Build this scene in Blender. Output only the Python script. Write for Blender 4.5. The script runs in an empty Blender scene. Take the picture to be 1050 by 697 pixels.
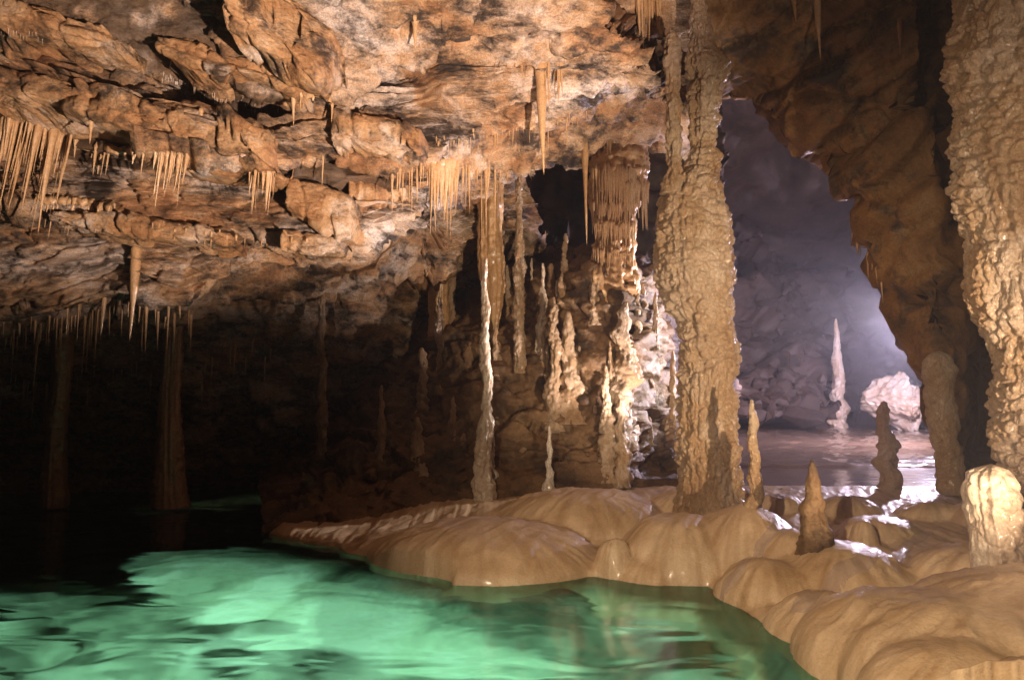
import bpy, math, random
import numpy as np
from mathutils import Vector, Matrix
from mathutils.bvhtree import BVHTree

# ------------------------------------------------------------------ scene, camera, world, light
sc = bpy.context.scene
C = sc.collection
R = math.radians
F = 700.0                       # focal length in photo pixels (24 mm on 36 mm)
CAM = np.array([0.0, 0.0, 1.6])
PITCH = math.atan(51.5 / 700.0)

cd = bpy.data.cameras.new('camera')
cam = bpy.data.objects.new('camera', cd); C.objects.link(cam)
cam.location = CAM; cam.rotation_euler = (math.pi / 2 + PITCH, 0, 0)
cd.sensor_width = 36; cd.lens = 24; cd.clip_start = 0.05; cd.clip_end = 300
sc.camera = cam

w = bpy.data.worlds.new('World'); sc.world = w; w.use_nodes = True
nt = w.node_tree
sky = nt.nodes.new('ShaderNodeTexSky'); sky.sky_type = 'NISHITA'; sky.sun_disc = False
sky.sun_elevation = R(2); sky.sun_rotation = R(120)
nt.links.new(sky.outputs[0], nt.nodes['Background'].inputs[0])
nt.nodes['Background'].inputs[1].default_value = 0.05   # outside the closed cave: never reaches the inside

sc.view_settings.view_transform = 'Standard'; sc.view_settings.look = 'None'
sc.view_settings.gamma = 1; sc.view_settings.use_curve_mapping = False
sc.view_settings.exposure = 0.0
sc.render.engine = 'CYCLES'
sc.cycles.use_denoising = True
sc.cycles.max_bounces = 6; sc.cycles.diffuse_bounces = 2; sc.cycles.glossy_bounces = 2
sc.cycles.transmission_bounces = 4; sc.cycles.volume_bounces = 0; sc.cycles.transparent_max_bounces = 8
sc.cycles.sample_clamp_indirect = 3.0
sc.cycles.caustics_reflective = False; sc.cycles.caustics_refractive = False

def at(px, py, Y):
    """world point on the view ray through photo pixel (px,py) at world y = Y"""
    u = (np.asarray(px, float) - 525) / F; v = (348.5 - np.asarray(py, float)) / F
    dy = math.cos(PITCH) - v * math.sin(PITCH); dz = math.sin(PITCH) + v * math.cos(PITCH)
    t = np.asarray(Y, float) / dy
    return np.stack(np.broadcast_arrays(u * t, dy * t, CAM[2] + dz * t), -1)
def atz(px, py, z):
    """world point on the view ray at height z"""
    u = (px - 525) / F; v = (348.5 - py) / F
    dy = math.cos(PITCH) - v * math.sin(PITCH); dz = math.sin(PITCH) + v * math.cos(PITCH)
    t = (z - CAM[2]) / dz
    return np.array([u * t, dy * t, z])
def ray(px, py):
    u = (px - 525) / F; v = (348.5 - py) / F
    d = Vector((u, math.cos(PITCH) - v * math.sin(PITCH), math.sin(PITCH) + v * math.cos(PITCH)))
    return d.normalized()

def spot(name, loc, aim, power, col, size=60, blend=0.6, rad=0.06):
    l = bpy.data.lights.new(name, 'SPOT'); l.energy = power; l.color = col
    l.spot_size = R(size); l.spot_blend = blend; l.shadow_soft_size = rad
    o = bpy.data.objects.new(name, l); C.objects.link(o); o.location = loc
    o.rotation_euler = (Vector(aim) - Vector(loc)).to_track_quat('-Z', 'Y').to_euler()
    return o
def point(name, loc, power, col, rad=0.1):
    l = bpy.data.lights.new(name, 'POINT'); l.energy = power; l.color = col; l.shadow_soft_size = rad
    o = bpy.data.objects.new(name, l); C.objects.link(o); o.location = loc
    return o

# unseen lamps, slab and fill ones added (the photograph was lit by lamps set about the cave)
def aimed(name, loc, az, el, *a):
    d = Vector((math.sin(R(az)) * math.cos(R(el)), math.cos(R(az)) * math.cos(R(el)), math.sin(R(el))))
    return spot(name, loc, Vector(loc) + d, *a)
aimed('ceiling_lamp', (1.9, 1.5, .8), -53, 49, 4500, (1.0, .75, .60), 84, .40, .04)
aimed('added_slab_lamp', (2.08, 7.95, .7), -62, 58, 600, (1.0, .80, .70), 84, .45, .04)  # added unseen lamp behind the tall column, raking the slab
aimed('column_lamp', (2.9, .8, .7), -7, 16, 2300, (1.0, .75, .50), 42, .7, .04)
aimed('column_lamp', (2.9, .8, .7), 20, 24, 520, (1.0, .76, .60), 62, .9, .04)
aimed('fill_lamp', (-1.5, -.8, 2.6), 37, -18, 1600, (1.0, .76, .50), 72, .7, .04)  # added unseen lamp, lifts the arch, flowstone and slope
point('chamber_lamp', (9.15, 14.8, 3.1), 3000, (.84, .71, .93), .08)
spot('rim_lamp', (6.3, 10.55, 2.8), (-.6, 8.9, 2.3), 3000, (1.0, .86, .80), 42, .6, .06)
for _x in (-3.9, -1.6, .5):
    aimed('pool_lamp', (_x, 1.8, -.08), -4 * _x - 2, -42, 1550 if _x < 0 else 800, (1.0, 1.0, .92), 84, .35, .05)

# ------------------------------------------------------------------ noise in numpy
def _h(ix, iy, iz, s=0):
    n = (ix.astype(np.int64) * 73856093) ^ (iy.astype(np.int64) * 19349663) ^ (iz.astype(np.int64) * 83492791) ^ (s * 2654435761)
    n = (n ^ (n >> 13)) * 1274126177 & 0x7fffffff
    n = (n ^ (n >> 15)) * 668265263 & 0x7fffffff
    n = n ^ (n >> 12)
    return (n & 0xffffff) / float(0xffffff)
def vn(P, s=0):
    i = np.floor(P); f = P - i; f = f * f * f * (f * (f * 6 - 15) + 10); i = i.astype(np.int64)
    r = 0
    for a in (0, 1):
        for b in (0, 1):
            for c in (0, 1):
                wgt = (f[..., 0] if a else 1 - f[..., 0]) * (f[..., 1] if b else 1 - f[..., 1]) * (f[..., 2] if c else 1 - f[..., 2])
                r = r + wgt * _h(i[..., 0] + a, i[..., 1] + b, i[..., 2] + c, s)
    return r * 2 - 1
def fbm(P, o=4, s=0, g=.5):
    r = 0; a = 1; t = 0
    for k in range(o):
        r = r + a * vn(P * (2.03 ** k) + 17.3 * k, s + k); t += a; a *= g
    return r / t
def ridged(P, o=3, s=0):
    r = 0; a = 1; t = 0
    for k in range(o):
        r = r + a * (1 - 2 * np.abs(vn(P * (2.1 ** k) + 9.7 * k, s + k))); t += a; a *= .5
    return r / t
def worley(P, s=0):
    i = np.floor(P).astype(np.int64); f1 = np.full(P.shape[:-1], 9.0); f2 = f1.copy(); idv = f1 * 0
    for a in (-1, 0, 1):
        for b in (-1, 0, 1):
            for c in (-1, 0, 1):
                x = i[..., 0] + a; y = i[..., 1] + b; z = i[..., 2] + c
                d = np.sqrt((x + _h(x, y, z, s + 1) - P[..., 0]) ** 2 + (y + _h(x, y, z, s + 2) - P[..., 1]) ** 2 + (z + _h(x, y, z, s + 3) - P[..., 2]) ** 2)
                cid = _h(x, y, z, s + 4); m = d < f1
                f2 = np.where(m, f1, np.minimum(f2, d)); idv = np.where(m, cid, idv); f1 = np.where(m, d, f1)
    return f1, f2, idv
def sst(a, b, x):
    t = np.clip((x - a) / (b - a), 0, 1); return t * t * (3 - 2 * t)

# ------------------------------------------------------------------ mesh helpers
def raw_mesh(name, V, Q, mat, smooth=True):
    V = np.asarray(V, np.float32).reshape(-1, 3); Q = np.asarray(Q, np.int32)
    me = bpy.data.meshes.new(name); k = Q.shape[1]
    me.vertices.add(len(V)); me.vertices.foreach_set('co', V.ravel())
    me.loops.add(Q.size); me.loops.foreach_set('vertex_index', Q.ravel())
    me.polygons.add(len(Q)); me.polygons.foreach_set('loop_start', np.arange(0, Q.size, k, dtype=np.int32))
    me.update(calc_edges=True)
    me.polygons.foreach_set('use_smooth', np.full(len(Q), smooth)); me.validate()
    if mat: me.materials.append(mat)
    return me
def grid_faces(n, m, wrap=False):
    i = np.arange(n - 1)[:, None]; mm = m if wrap else m - 1; j = np.arange(mm)[None, :]
    j2 = (j + 1) % m
    return np.stack([i * m + j, i * m + j2, (i + 1) * m + j2, (i + 1) * m + j], -1).reshape(-1, 4)
def link(name, me, parent=None, loc=None):
    o = bpy.data.objects.new(name, me); C.objects.link(o)
    if loc is not None: o.location = loc
    if parent: o.parent = parent
    return o
def normals(P, wrap=False):
    if wrap: du = np.roll(P, -1, 1) - np.roll(P, 1, 1)
    else: du = np.gradient(P, axis=1)
    n = np.cross(du, np.gradient(P, axis=0)); return n / (np.linalg.norm(n, axis=-1, keepdims=True) + 1e-9)
def structure(o): o['kind'] = 'structure'; return o
def tag(o, label, cat, group=None):
    o['label'] = label; o['category'] = cat
    if group: o['group'] = group
    return o
def bvh_of(P, Q): return BVHTree.FromPolygons([tuple(v) for v in np.asarray(P).reshape(-1, 3).tolist()], Q.tolist())

# ------------------------------------------------------------------ materials
def mat(name):
    m = bpy.data.materials.new(name); m.use_nodes = True; n = m.node_tree.nodes; l = m.node_tree.links
    return m, n, l, n['Principled BSDF']
def rock_mat(name, cols, scale=1.0, stretch=(1, 1, 1), rough=(.35, .75), bump=.5, bump_scale=14, fine=60, dark=None, darkamt=.35, streak=None, coat=0.0, lump=0, crack=0.0):
    """cols: list of (pos, rgb) driven by noise; dark: colour of mineral-stained patches"""
    m, n, l, b = mat(name)
    tc = n.new('ShaderNodeNewGeometry')
    mp = n.new('ShaderNodeMapping'); l.new(tc.outputs['Position'], mp.inputs[0]); mp.inputs['Scale'].default_value = [s * scale for s in stretch]
    n1 = n.new('ShaderNodeTexNoise'); n1.inputs['Scale'].default_value = 1.3; n1.inputs['Detail'].default_value = 8; n1.inputs['Roughness'].default_value = .65; n1.inputs['Distortion'].default_value = .6
    l.new(mp.outputs[0], n1.inputs['Vector'])
    cr = n.new('ShaderNodeValToRGB'); l.new(n1.outputs[0], cr.inputs[0])
    e = cr.color_ramp.elements
    while len(e) > 1: e.remove(e[0])
    e[0].position = cols[0][0]; e[0].color = (*cols[0][1], 1)
    for p, c in cols[1:]:
        x = e.new(p); x.color = (*c, 1)
    col = cr.outputs[0]
    if dark:
        n2 = n.new('ShaderNodeTexNoise'); n2.inputs['Scale'].default_value = 2.3; n2.inputs['Detail'].default_value = 10; n2.inputs['Roughness'].default_value = .75
        l.new(mp.outputs[0], n2.inputs['Vector'])
        r2 = n.new('ShaderNodeMapRange'); l.new(n2.outputs[0], r2.inputs[0]); r2.inputs[1].default_value = .62 - darkamt * .3; r2.inputs[2].default_value = .70 - darkamt * .2
        mx = n.new('ShaderNodeMix'); mx.data_type = 'RGBA'; l.new(r2.outputs[0], mx.inputs[0]); l.new(col, mx.inputs[6]); mx.inputs[7].default_value = (*dark, 1); col = mx.outputs[2]
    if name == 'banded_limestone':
        an = n.new('ShaderNodeAttribute'); an.attribute_name = 'stain_shade'
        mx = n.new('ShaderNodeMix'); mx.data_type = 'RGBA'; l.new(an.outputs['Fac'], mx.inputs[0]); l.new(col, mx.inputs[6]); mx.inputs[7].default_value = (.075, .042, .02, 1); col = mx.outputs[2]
    if name == 'tan_flowstone':
        an = n.new('ShaderNodeAttribute'); an.attribute_name = 'streak'
        ra = n.new('ShaderNodeMapRange'); l.new(an.outputs['Fac'], ra.inputs[0]); ra.inputs[1].default_value = -.4; ra.inputs[2].default_value = .4
        ca = n.new('ShaderNodeValToRGB'); l.new(ra.outputs[0], ca.inputs[0]); ca.color_ramp.elements[0].color = (.80, .73, .66, 1); ca.color_ramp.elements[1].color = (1.14, 1.15, 1.17, 1)
        mx = n.new('ShaderNodeMix'); mx.data_type = 'RGBA'; mx.blend_type = 'MULTIPLY'; mx.inputs[0].default_value = 1; l.new(col, mx.inputs[6]); l.new(ca.outputs[0], mx.inputs[7]); col = mx.outputs[2]
    # fine speckle
    n3 = n.new('ShaderNodeTexNoise'); n3.inputs['Scale'].default_value = fine; n3.inputs['Detail'].default_value = 6; n3.inputs['Roughness'].default_value = .7
    l.new(tc.outputs['Position'], n3.inputs['Vector'])
    r3 = n.new('ShaderNodeMapRange'); l.new(n3.outputs[0], r3.inputs[0]); r3.inputs[1].default_value = .3; r3.inputs[2].default_value = .7; r3.inputs[3].default_value = .52 if name == 'banded_limestone' else .86 if name == 'tan_flowstone' else .64; r3.inputs[4].default_value = 1.34 if name == 'banded_limestone' else 1.1 if name == 'tan_flowstone' else 1.24
    mm = n.new('ShaderNodeMix'); mm.data_type = 'RGBA'; mm.blend_type = 'MULTIPLY'; mm.inputs[0].default_value = 1; l.new(col, mm.inputs[6]); l.new(r3.outputs[0], mm.inputs[7])
    l.new(mm.outputs[2], b.inputs['Base Color'])
    r4 = n.new('ShaderNodeMapRange'); l.new(n1.outputs[0], r4.inputs[0]); r4.inputs[1].default_value = .35; r4.inputs[2].default_value = .65; r4.inputs[3].default_value = rough[1]; r4.inputs[4].default_value = rough[0]
    l.new(r4.outputs[0], b.inputs['Roughness'])
    b.inputs['Coat Weight'].default_value = coat; b.inputs['Coat Roughness'].default_value = .18
    # bump: medium noise + fine noise (+ lumps)
    n5 = n.new('ShaderNodeTexNoise'); n5.inputs['Scale'].default_value = bump_scale; n5.inputs['Detail'].default_value = 9; n5.inputs['Roughness'].default_value = .68
    mp2 = n.new('ShaderNodeMapping'); l.new(tc.outputs['Position'], mp2.inputs[0]); mp2.inputs['Scale'].default_value = stretch
    l.new(mp2.outputs[0], n5.inputs['Vector'])
    h = n5.outputs[0]
    if lump:
        vo = n.new('ShaderNodeTexVoronoi'); vo.inputs['Scale'].default_value = lump; vo.feature = 'SMOOTH_F1'
        nd = n.new('ShaderNodeMix'); nd.data_type = 'RGBA'; nd.blend_type = 'ADD'; nd.inputs[0].default_value = .12
        l.new(mp2.outputs[0], nd.inputs[6]); l.new(n5.outputs[1], nd.inputs[7]); l.new(nd.outputs[2], vo.inputs['Vector'])
        ma = n.new('ShaderNodeMath'); ma.operation = 'MULTIPLY_ADD'; l.new(vo.outputs['Distance'], ma.inputs[0]); ma.inputs[1].default_value = -1.2; l.new(n5.outputs[0], ma.inputs[2]); h = ma.outputs[0]
    bp = n.new('ShaderNodeBump'); bp.inputs['Strength'].default_value = bump; bp.inputs['Distance'].default_value = .04
    l.new(h, bp.inputs['Height']); l.new(bp.outputs[0], b.inputs['Normal'])
    return m

M = {}
M['ceiling'] = rock_mat('banded_limestone', [(.30, (.22, .10, .04)), (.41, (.42, .22, .10)), (.49, (.54, .34, .19)), (.57, (.62, .46, .34)), (.68, (.72, .63, .57))],
                        .75, (1, 1, 2.2), (.35, .8), 1.0, 15, 55, dark=(.045, .028, .02), darkamt=.55)
M['ledge'] = rock_mat('tan_block', [(.32, (.24, .11, .045)), (.43, (.46, .24, .10)), (.52, (.54, .33, .17)), (.60, (.62, .46, .33)), (.70, (.74, .66, .60))], 1.1, (1, 1, 1.6), (.35, .75), 1.0, 18, 45, dark=(.07, .04, .022), darkamt=.45)
M['arch'] = rock_mat('brown_limestone', [(.3, (.13, .06, .016)), (.5, (.25, .125, .034)), (.65, (.34, .19, .065))], .6, (1, 1, 1.4), (.4, .85), .6, 6, 30, dark=(.05, .03, .015), darkamt=.4)
M['back'] = rock_mat('dark_limestone', [(.3, (.07, .035, .016)), (.5, (.14, .075, .036)), (.68, (.24, .15, .09))], .8, (1, 1, 1), (.35, .8), .9, 7, 30, dark=(.04, .025, .015), darkamt=.4)
M['slope'] = rock_mat('brown_calcite', [(.3, (.08, .04, .018)), (.5, (.18, .10, .045)), (.68, (.33, .21, .11))], .8, (1, 1, 1.4), (.3, .7), .9, 12, 40, dark=(.05, .03, .018), darkamt=.4)
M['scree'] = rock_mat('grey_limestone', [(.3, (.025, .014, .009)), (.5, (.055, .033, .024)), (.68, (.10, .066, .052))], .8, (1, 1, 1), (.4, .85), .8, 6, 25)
M['flow'] = rock_mat('tan_flowstone', [(.3, (.44, .30, .17)), (.5, (.58, .43, .28)), (.7, (.68, .54, .38))], 1.3, (1, 1, 1), (.3, .58), .35, 26, 60, coat=.25)
M['column'] = rock_mat('cream_flowstone', [(.3, (.38, .21, .10)), (.46, (.53, .35, .20)), (.62, (.69, .53, .39))], 1.6, (1, 1, .6), (.32, .6), .8, 30, 60, lump=46, coat=.2)
M['curtain'] = rock_mat('orange_calcite', [(.3, (.44, .24, .10)), (.5, (.55, .34, .17)), (.7, (.64, .46, .28))], 1.2, (1, 1, .3), (.25, .5), .3, 25, 40, coat=.3)
M['white'] = rock_mat('white_calcite', [(.3, (.46, .32, .21)), (.5, (.62, .50, .39)), (.66, (.74, .67, .59))], 1.5, (1, 1, .6), (.2, .45), .4, 18, 50, coat=.5, lump=18)
M['bed'] = rock_mat('pool_bed', [(.34, (.12, .14, .10)), (.46, (.46, .50, .38)), (.6, (.74, .77, .66))], .55, (1, 1.4, 1), (.7, .9), .5, 5, 20)

def water_mat():
    m, n, l, b = mat('green_water'); n.remove(b)
    out = n['Material Output']
    g = n.new('ShaderNodeNewGeometry'); mp = n.new('ShaderNodeMapping'); l.new(g.outputs['Position'], mp.inputs[0]); mp.inputs['Scale'].default_value = (1.0, 1.7, 1); mp.inputs['Rotation'].default_value = (0, 0, .25)
    nz = n.new('ShaderNodeTexNoise'); nz.inputs['Scale'].default_value = 1.3; nz.inputs['Detail'].default_value = 1.5; nz.inputs['Distortion'].default_value = .5; l.new(mp.outputs[0], nz.inputs['Vector'])
    bp = n.new('ShaderNodeBump'); bp.inputs['Strength'].default_value = .8; bp.inputs['Distance'].default_value = .16; l.new(nz.outputs[0], bp.inputs['Height'])
    rf = n.new('ShaderNodeBsdfRefraction'); rf.inputs['Color'].default_value = (.27, .70, .50, 1); rf.inputs['Roughness'].default_value = .22; rf.inputs['IOR'].default_value = 1.33
    gl = n.new('ShaderNodeBsdfGlossy'); gl.inputs['Roughness'].default_value = .10; gl.inputs['Color'].default_value = (.9, .9, .9, 1)
    fr = n.new('ShaderNodeFresnel'); fr.inputs['IOR'].default_value = 1.33
    bp2 = n.new('ShaderNodeBump'); bp2.inputs['Strength'].default_value = .25; bp2.inputs['Distance'].default_value = .05; l.new(nz.outputs[0], bp2.inputs['Height'])
    for x in (rf, ): l.new(bp.outputs[0], x.inputs['Normal'])
    l.new(bp2.outputs[0], gl.inputs['Normal']); l.new(bp2.outputs[0], fr.inputs['Normal'])
    mx = n.new('ShaderNodeMixShader'); l.new(fr.outputs[0], mx.inputs[0]); l.new(rf.outputs[0], mx.inputs[1]); l.new(gl.outputs[0], mx.inputs[2])
    l.new(mx.outputs[0], out.inputs['Surface'])
    return m
M['water'] = water_mat()
m, n, l, b = mat('shallow_water'); M['wet'] = m
b.inputs['Base Color'].default_value = (.20, .13, .09, 1); b.inputs['Roughness'].default_value = .16; b.inputs['IOR'].default_value = 1.6; b.inputs['Coat Weight'].default_value = 1.0; b.inputs['Coat Roughness'].default_value = .12
g = n.new('ShaderNodeNewGeometry'); mp = n.new('ShaderNodeMapping'); mp.inputs['Scale'].default_value = (.8, 1.6, 1); l.new(g.outputs['Position'], mp.inputs[0])
nz = n.new('ShaderNodeTexNoise'); nz.inputs['Scale'].default_value = 2.2; nz.inputs['Detail'].default_value = 6; l.new(mp.outputs[0], nz.inputs['Vector'])
bp = n.new('ShaderNodeBump'); bp.inputs['Strength'].default_value = .5; bp.inputs['Distance'].default_value = .05; l.new(nz.outputs[0], bp.inputs['Height']); l.new(bp.outputs[0], b.inputs['Normal']); l.new(bp.outputs[0], b.inputs['Coat Normal'])
m, n, l, b = mat('running_water'); M['stream'] = m
b.inputs['Base Color'].default_value = (.52, .42, .40, 1); b.inputs['Roughness'].default_value = .22; b.inputs['Coat Weight'].default_value = .5; b.inputs['Alpha'].default_value = .3

# ------------------------------------------------------------------ rock relief
def rock_disp(P, s=0, big=.22, block=.16, cell=(1.1, 1.1, .38), fine=.035, dip=.12):
    Pw = P + .35 * np.stack([fbm(P * .9, 3, s + 50), fbm(P * .9, 3, s + 51), .5 * fbm(P * .9, 3, s + 52)], -1)
    Pd = Pw.copy(); Pd[..., 2] += dip * P[..., 0]
    d = big * fbm(P * .55, 3, s + 1)
    f1, f2, cid = worley(Pd / np.array(cell), s + 10)
    d = d + block * (cid - .5) * 1.6 - block * .5 * np.exp(-((f2 - f1) / .06) ** 2)
    g1, g2, cid2 = worley(Pd / (np.array(cell) * .36), s + 20)
    d = d + block * .42 * (cid2 - .5) - block * .18 * np.exp(-((g2 - g1) / .08) ** 2)
    d = d + fine * fbm(P * 5, 4, s + 30, .6) + fine * .6 * ridged(P * 3, 3, s + 40)
    return d

def loft(curves, px0, px1, step, sub):
    """curves: lists of (px,py,Y); returns ray-free world grid lofted between them"""
    px = np.arange(px0, px1 + .1, step); rows = []
    cs = []
    for c in curves:
        c = sorted(c); a = np.array(c, float)
        cs.append((np.interp(px, a[:, 0], a[:, 1]), np.interp(px, a[:, 0], a[:, 2])))
    PY = []; YY = []
    for k in range(len(cs) - 1):
        nn = sub[k] if isinstance(sub, (list, tuple)) else sub
        for t in np.arange(nn) / nn:
            PY.append(cs[k][0] * (1 - t) + cs[k + 1][0] * t); YY.append(cs[k][1] * (1 - t) + cs[k + 1][1] * t)
    PY.append(cs[-1][0]); YY.append(cs[-1][1])
    return px, np.array(PY), np.array(YY)

LC = [
 [(-350,-520,3.2),(760,-520,3.2)],
 [(-350,-180,4.4),(0,-150,4.6),(350,-150,4.8),(600,-170,5),(760,-200,5)],
 [(-350,-20,5.5),(0,18,5.9),(110,45,6.0),(170,50,6.1),(230,75,6.2),(290,100,6.3),(330,98,6.4),(380,70,6.5),(450,45,6.6),(560,40,6.6),(760,40,6.6)],
 [(-350,0,6.3),(0,32,6.5),(110,62,6.6),(230,94,6.75),(290,114,6.75),(330,112,6.7),(400,90,6.85),(450,65,6.9),(560,55,6.9),(760,55,6.9)],
 [(-350,10,6.0),(0,58,6.05),(110,88,6.15),(200,110,6.25),(280,134,6.35),(330,124,6.55),(380,115,6.7),(430,110,7.0),(500,95,7.2),(560,80,7.2),(760,75,7.3)],
 [(-350,70,6.0),(0,100,6.05),(60,110,6.1),(150,140,6.2),(270,167,6.3),(300,158,6.7),(345,150,6.9),(400,163,7.0),(430,161,7.1),(445,148,7.3),(500,132,7.6),(560,125,7.8),(620,107,8.0),(690,97,8.1),(760,95,8.1)],
 [(-350,85,7.0),(0,112,7.1),(80,140,7.2),(160,152,7.2),(270,173,7.2),(340,166,7.5),(430,172,7.9),(500,160,8.6),(560,150,9.0),(620,140,9.2),(760,130,9.2)],
 [(-350,100,6.95),(0,122,7.0),(80,147,7.0),(160,158,7.0),(270,182,7.15),(340,182,7.3),(400,196,7.8),(430,192,8.4),(500,178,9.2),(560,168,9.6),(620,160,10),(760,150,10)],
 [(-350,200,7.1),(0,205,7.1),(120,215,7.2),(250,238,7.4),(330,240,7.3),(370,238,7.4),(400,218,8.0),(430,203,8.8),(450,225,9.4),(500,200,10),(620,180,11),(760,170,11)],
 [(-350,210,7.35),(0,213,7.35),(120,223,7.4),(250,243,7.55),(330,246,7.6),(370,243,7.6),(400,223,8.2),(430,208,9.0),(450,232,9.6),(500,207,10.2),(620,190,11.2),(760,180,11.2)],
 [(-350,340,7.4),(0,332,7.5),(60,320,7.55),(120,298,7.6),(190,312,7.7),(235,272,7.8),(300,258,7.9),(370,248,8.1),(400,232,8.6),(430,222,9.2),(450,262,10),(500,240,10.5),(620,215,12),(760,210,12)],
 [(-350,352,9),(0,346,9.2),(190,335,9.4),(300,310,9.8),(400,300,10.5),(450,300,11.2),(500,270,11.5),(620,235,13),(760,230,13)],
 [(-350,500,9.9),(0,505,10.9),(200,502,11.0),(300,496,11.8),(400,430,12.5),(500,300,13.5),(620,262,15),(760,255,16)],
 [(-350,640,9.9),(0,620,10.9),(200,600,11.0),(300,590,11.8),(400,560,12.5),(500,420,14.5),(620,380,16),(760,380,17)],
]
px, PY, YY = loft(LC, -350, 716, 2.2, [16, 60, 12, 24, 40, 16, 8, 46, 6, 60, 14, 44, 6])
PXg = np.broadcast_to(px, PY.shape)
edge = 610 + PY * 80 / 97.0
YY = YY + np.where(PY < 101, 1.5 * sst(0, 14, PXg - edge), 0)
P = at(PXg, PY, YY)
N = normals(P)
toc = CAM - P; N *= np.sign((N * toc).sum(-1, keepdims=True))
d = rock_disp(P, 3, .10, .10, (1.2, 1.0, .34), .04)
rowi = np.arange(P.shape[0])[:, None] * np.ones(P.shape[1])[None, :]
for (sp, amp, jw, sd) in ((25., .20, 1.2, 0), (9., .07, .5, 7)):
    uu = rowi / sp + .55 * fbm(P * .7, 3, 400 + sd) + .12 * fbm(P * 3, 2, 401 + sd); kk = np.floor(uu); fr = uu - kk
    xj = (P[..., 0] + .5 * P[..., 1] + .25 * fbm(P * 2.2, 3, 402 + sd)) / jw + 7.31 * kk; xc = np.floor(xj + .35 * _h(kk.astype(int), kk.astype(int) * 0, kk.astype(int) * 0, 403)); xf = xj - np.floor(xj)
    if sd == 0:
        pw1, pw2, _ = worley(P * 9 + fbm(P * 6, 2, 91)[..., None], 92)
        d = d + .022 * (.5 - pw1) * sst(-.1, .2, fbm(P * 1.1, 3, 93))
    blk = _h(kk.astype(int), xc.astype(int), kk.astype(int) * 0, 404 + sd)
    d = d + amp * (1.15 * fr ** 1.3 - .5) + amp * 1.1 * (blk - .5) - amp * .5 * np.exp(-(np.minimum(fr, 1 - fr) / .05) ** 2)
# steep limestone face in the shade keeps rounder forms
P = P + N * d[..., None]
Q = grid_faces(*P.shape[:2])
rowi = np.arange(P.shape[0])[:, None] * np.ones(P.shape[1])[None, :]
void = ((PXg > 556 + 26 * fbm(P * 1.3, 2, 66)) & (rowi > 182)).ravel()
Q = Q[~void[Q].any(1)]
stain_shade = .8 * (sst(12, 22, rowi) * (1 - sst(92, 112, rowi))) * sst(340, 300, PXg) * sst(-.12, .12, fbm(P * 2.6, 4, 67) + .25 * (rowi > 60)) * (rowi > 60)
stain_shade = np.maximum(stain_shade, .8 * ((rowi > 172) & (rowi < 190)) * (PXg < 420))  # shade painted into the recess rows under the long ledge
# turn faces to the cave
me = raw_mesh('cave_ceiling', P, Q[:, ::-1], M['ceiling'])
at_ = me.attributes.new('stain_shade', 'FLOAT', 'POINT'); at_.data.foreach_set('value', stain_shade.ravel().astype(np.float32))
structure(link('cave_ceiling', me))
bv_L = bvh_of(P, Q)

RC = [
 [(600,-520,3.6),(1500,-520,3.6)],
 [(600,-150,6),(1500,-150,5.4)],
 [(600,-20,7.8),(760,0,7.8),(1000,0,7.2),(1500,0,6.2)],
 [(600,60,9.2),(700,75,9.2),(760,70,8.8),(850,90,8.3),(950,110,8.0),(1500,150,7)],
 [(600,80,10.4),(700,104,10.2),(745,105,9.8),(790,140,9.4),(850,170,9.0),(870,185,8.9),(905,250,8.7),(940,340,8.6),(960,420,8.6),(970,500,8.6),(980,600,8.6),(1500,640,7.5)],
 [(600,90,10.6),(700,114,10.4),(745,115,10.0),(768,122,9.8),(790,158,9.6),(820,178,9.5),(850,196,9.4),(870,214,9.3),(878,246,9.25),(905,290,9.2),(918,330,9.2),(938,370,9.1),(945,402,9.1),(953,440,9.1),(962,500,9.1),(972,600,9.1),(985,640,9.1),(1500,680,8)],
 [(600,60,11.2),(700,90,11),(745,100,10.8),(790,140,10.6),(850,180,10.4),(870,200,10.3),(905,280,10.2),(918,318,10.1),(938,362,10.1),(945,392,10.1),(953,430,10.1),(962,490,10.1),(972,590,10.1),(1500,670,9)],
 [(600,-300,11.5),(745,-260,11.3),(850,-200,11.2),(905,-120,11.0),(938,-80,11.0),(962,-40,11.0),(1500,0,10)],
]
px, PY, YY = loft(RC, 600, 1500, 3, [10, 16, 26, 40, 8, 8, 12])
YY = YY + 5.5 * sst(948, 1010, np.broadcast_to(px, PY.shape) + 18 * (PY < 120)) 
P = at(np.broadcast_to(px, PY.shape), PY, YY); N = normals(P)
toc = CAM - P; sgn = np.sign((N[30] * toc[30]).sum(-1).mean()); N *= sgn
d = rock_disp(P, 77, .30, .22, (1.7, 1.4, .6), .03, -.55)
P = P + N * d[..., None]; P[..., 0] += .17
Q = grid_faces(*P.shape[:2])
structure(link('rock_arch', raw_mesh('rock_arch', P, Q, M['arch'])))
bv_R = bvh_of(P, Q)

# outer shell of the cave, behind everything
th = np.linspace(-.45, math.pi / 2, 90)[:, None]; ph = np.linspace(0, 2 * math.pi, 240, endpoint=False)[None, :]
P = np.stack([3 + 25 * np.cos(th) * np.cos(ph), 13 + 21 * np.cos(th) * np.sin(ph), 0 + 11 * np.sin(th) + 0 * ph], -1)
n0 = (np.array([3, 13, 0]) - P); n0 /= np.linalg.norm(n0, axis=-1, keepdims=True)
P = P + n0 * rock_disp(P, 140, 1.2, .8, (4, 4, 2.2), .2, .1)[..., None]
structure(link('cave_wall', raw_mesh('cave_wall', P, grid_faces(90, 240, True), M['scree'])))

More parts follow.
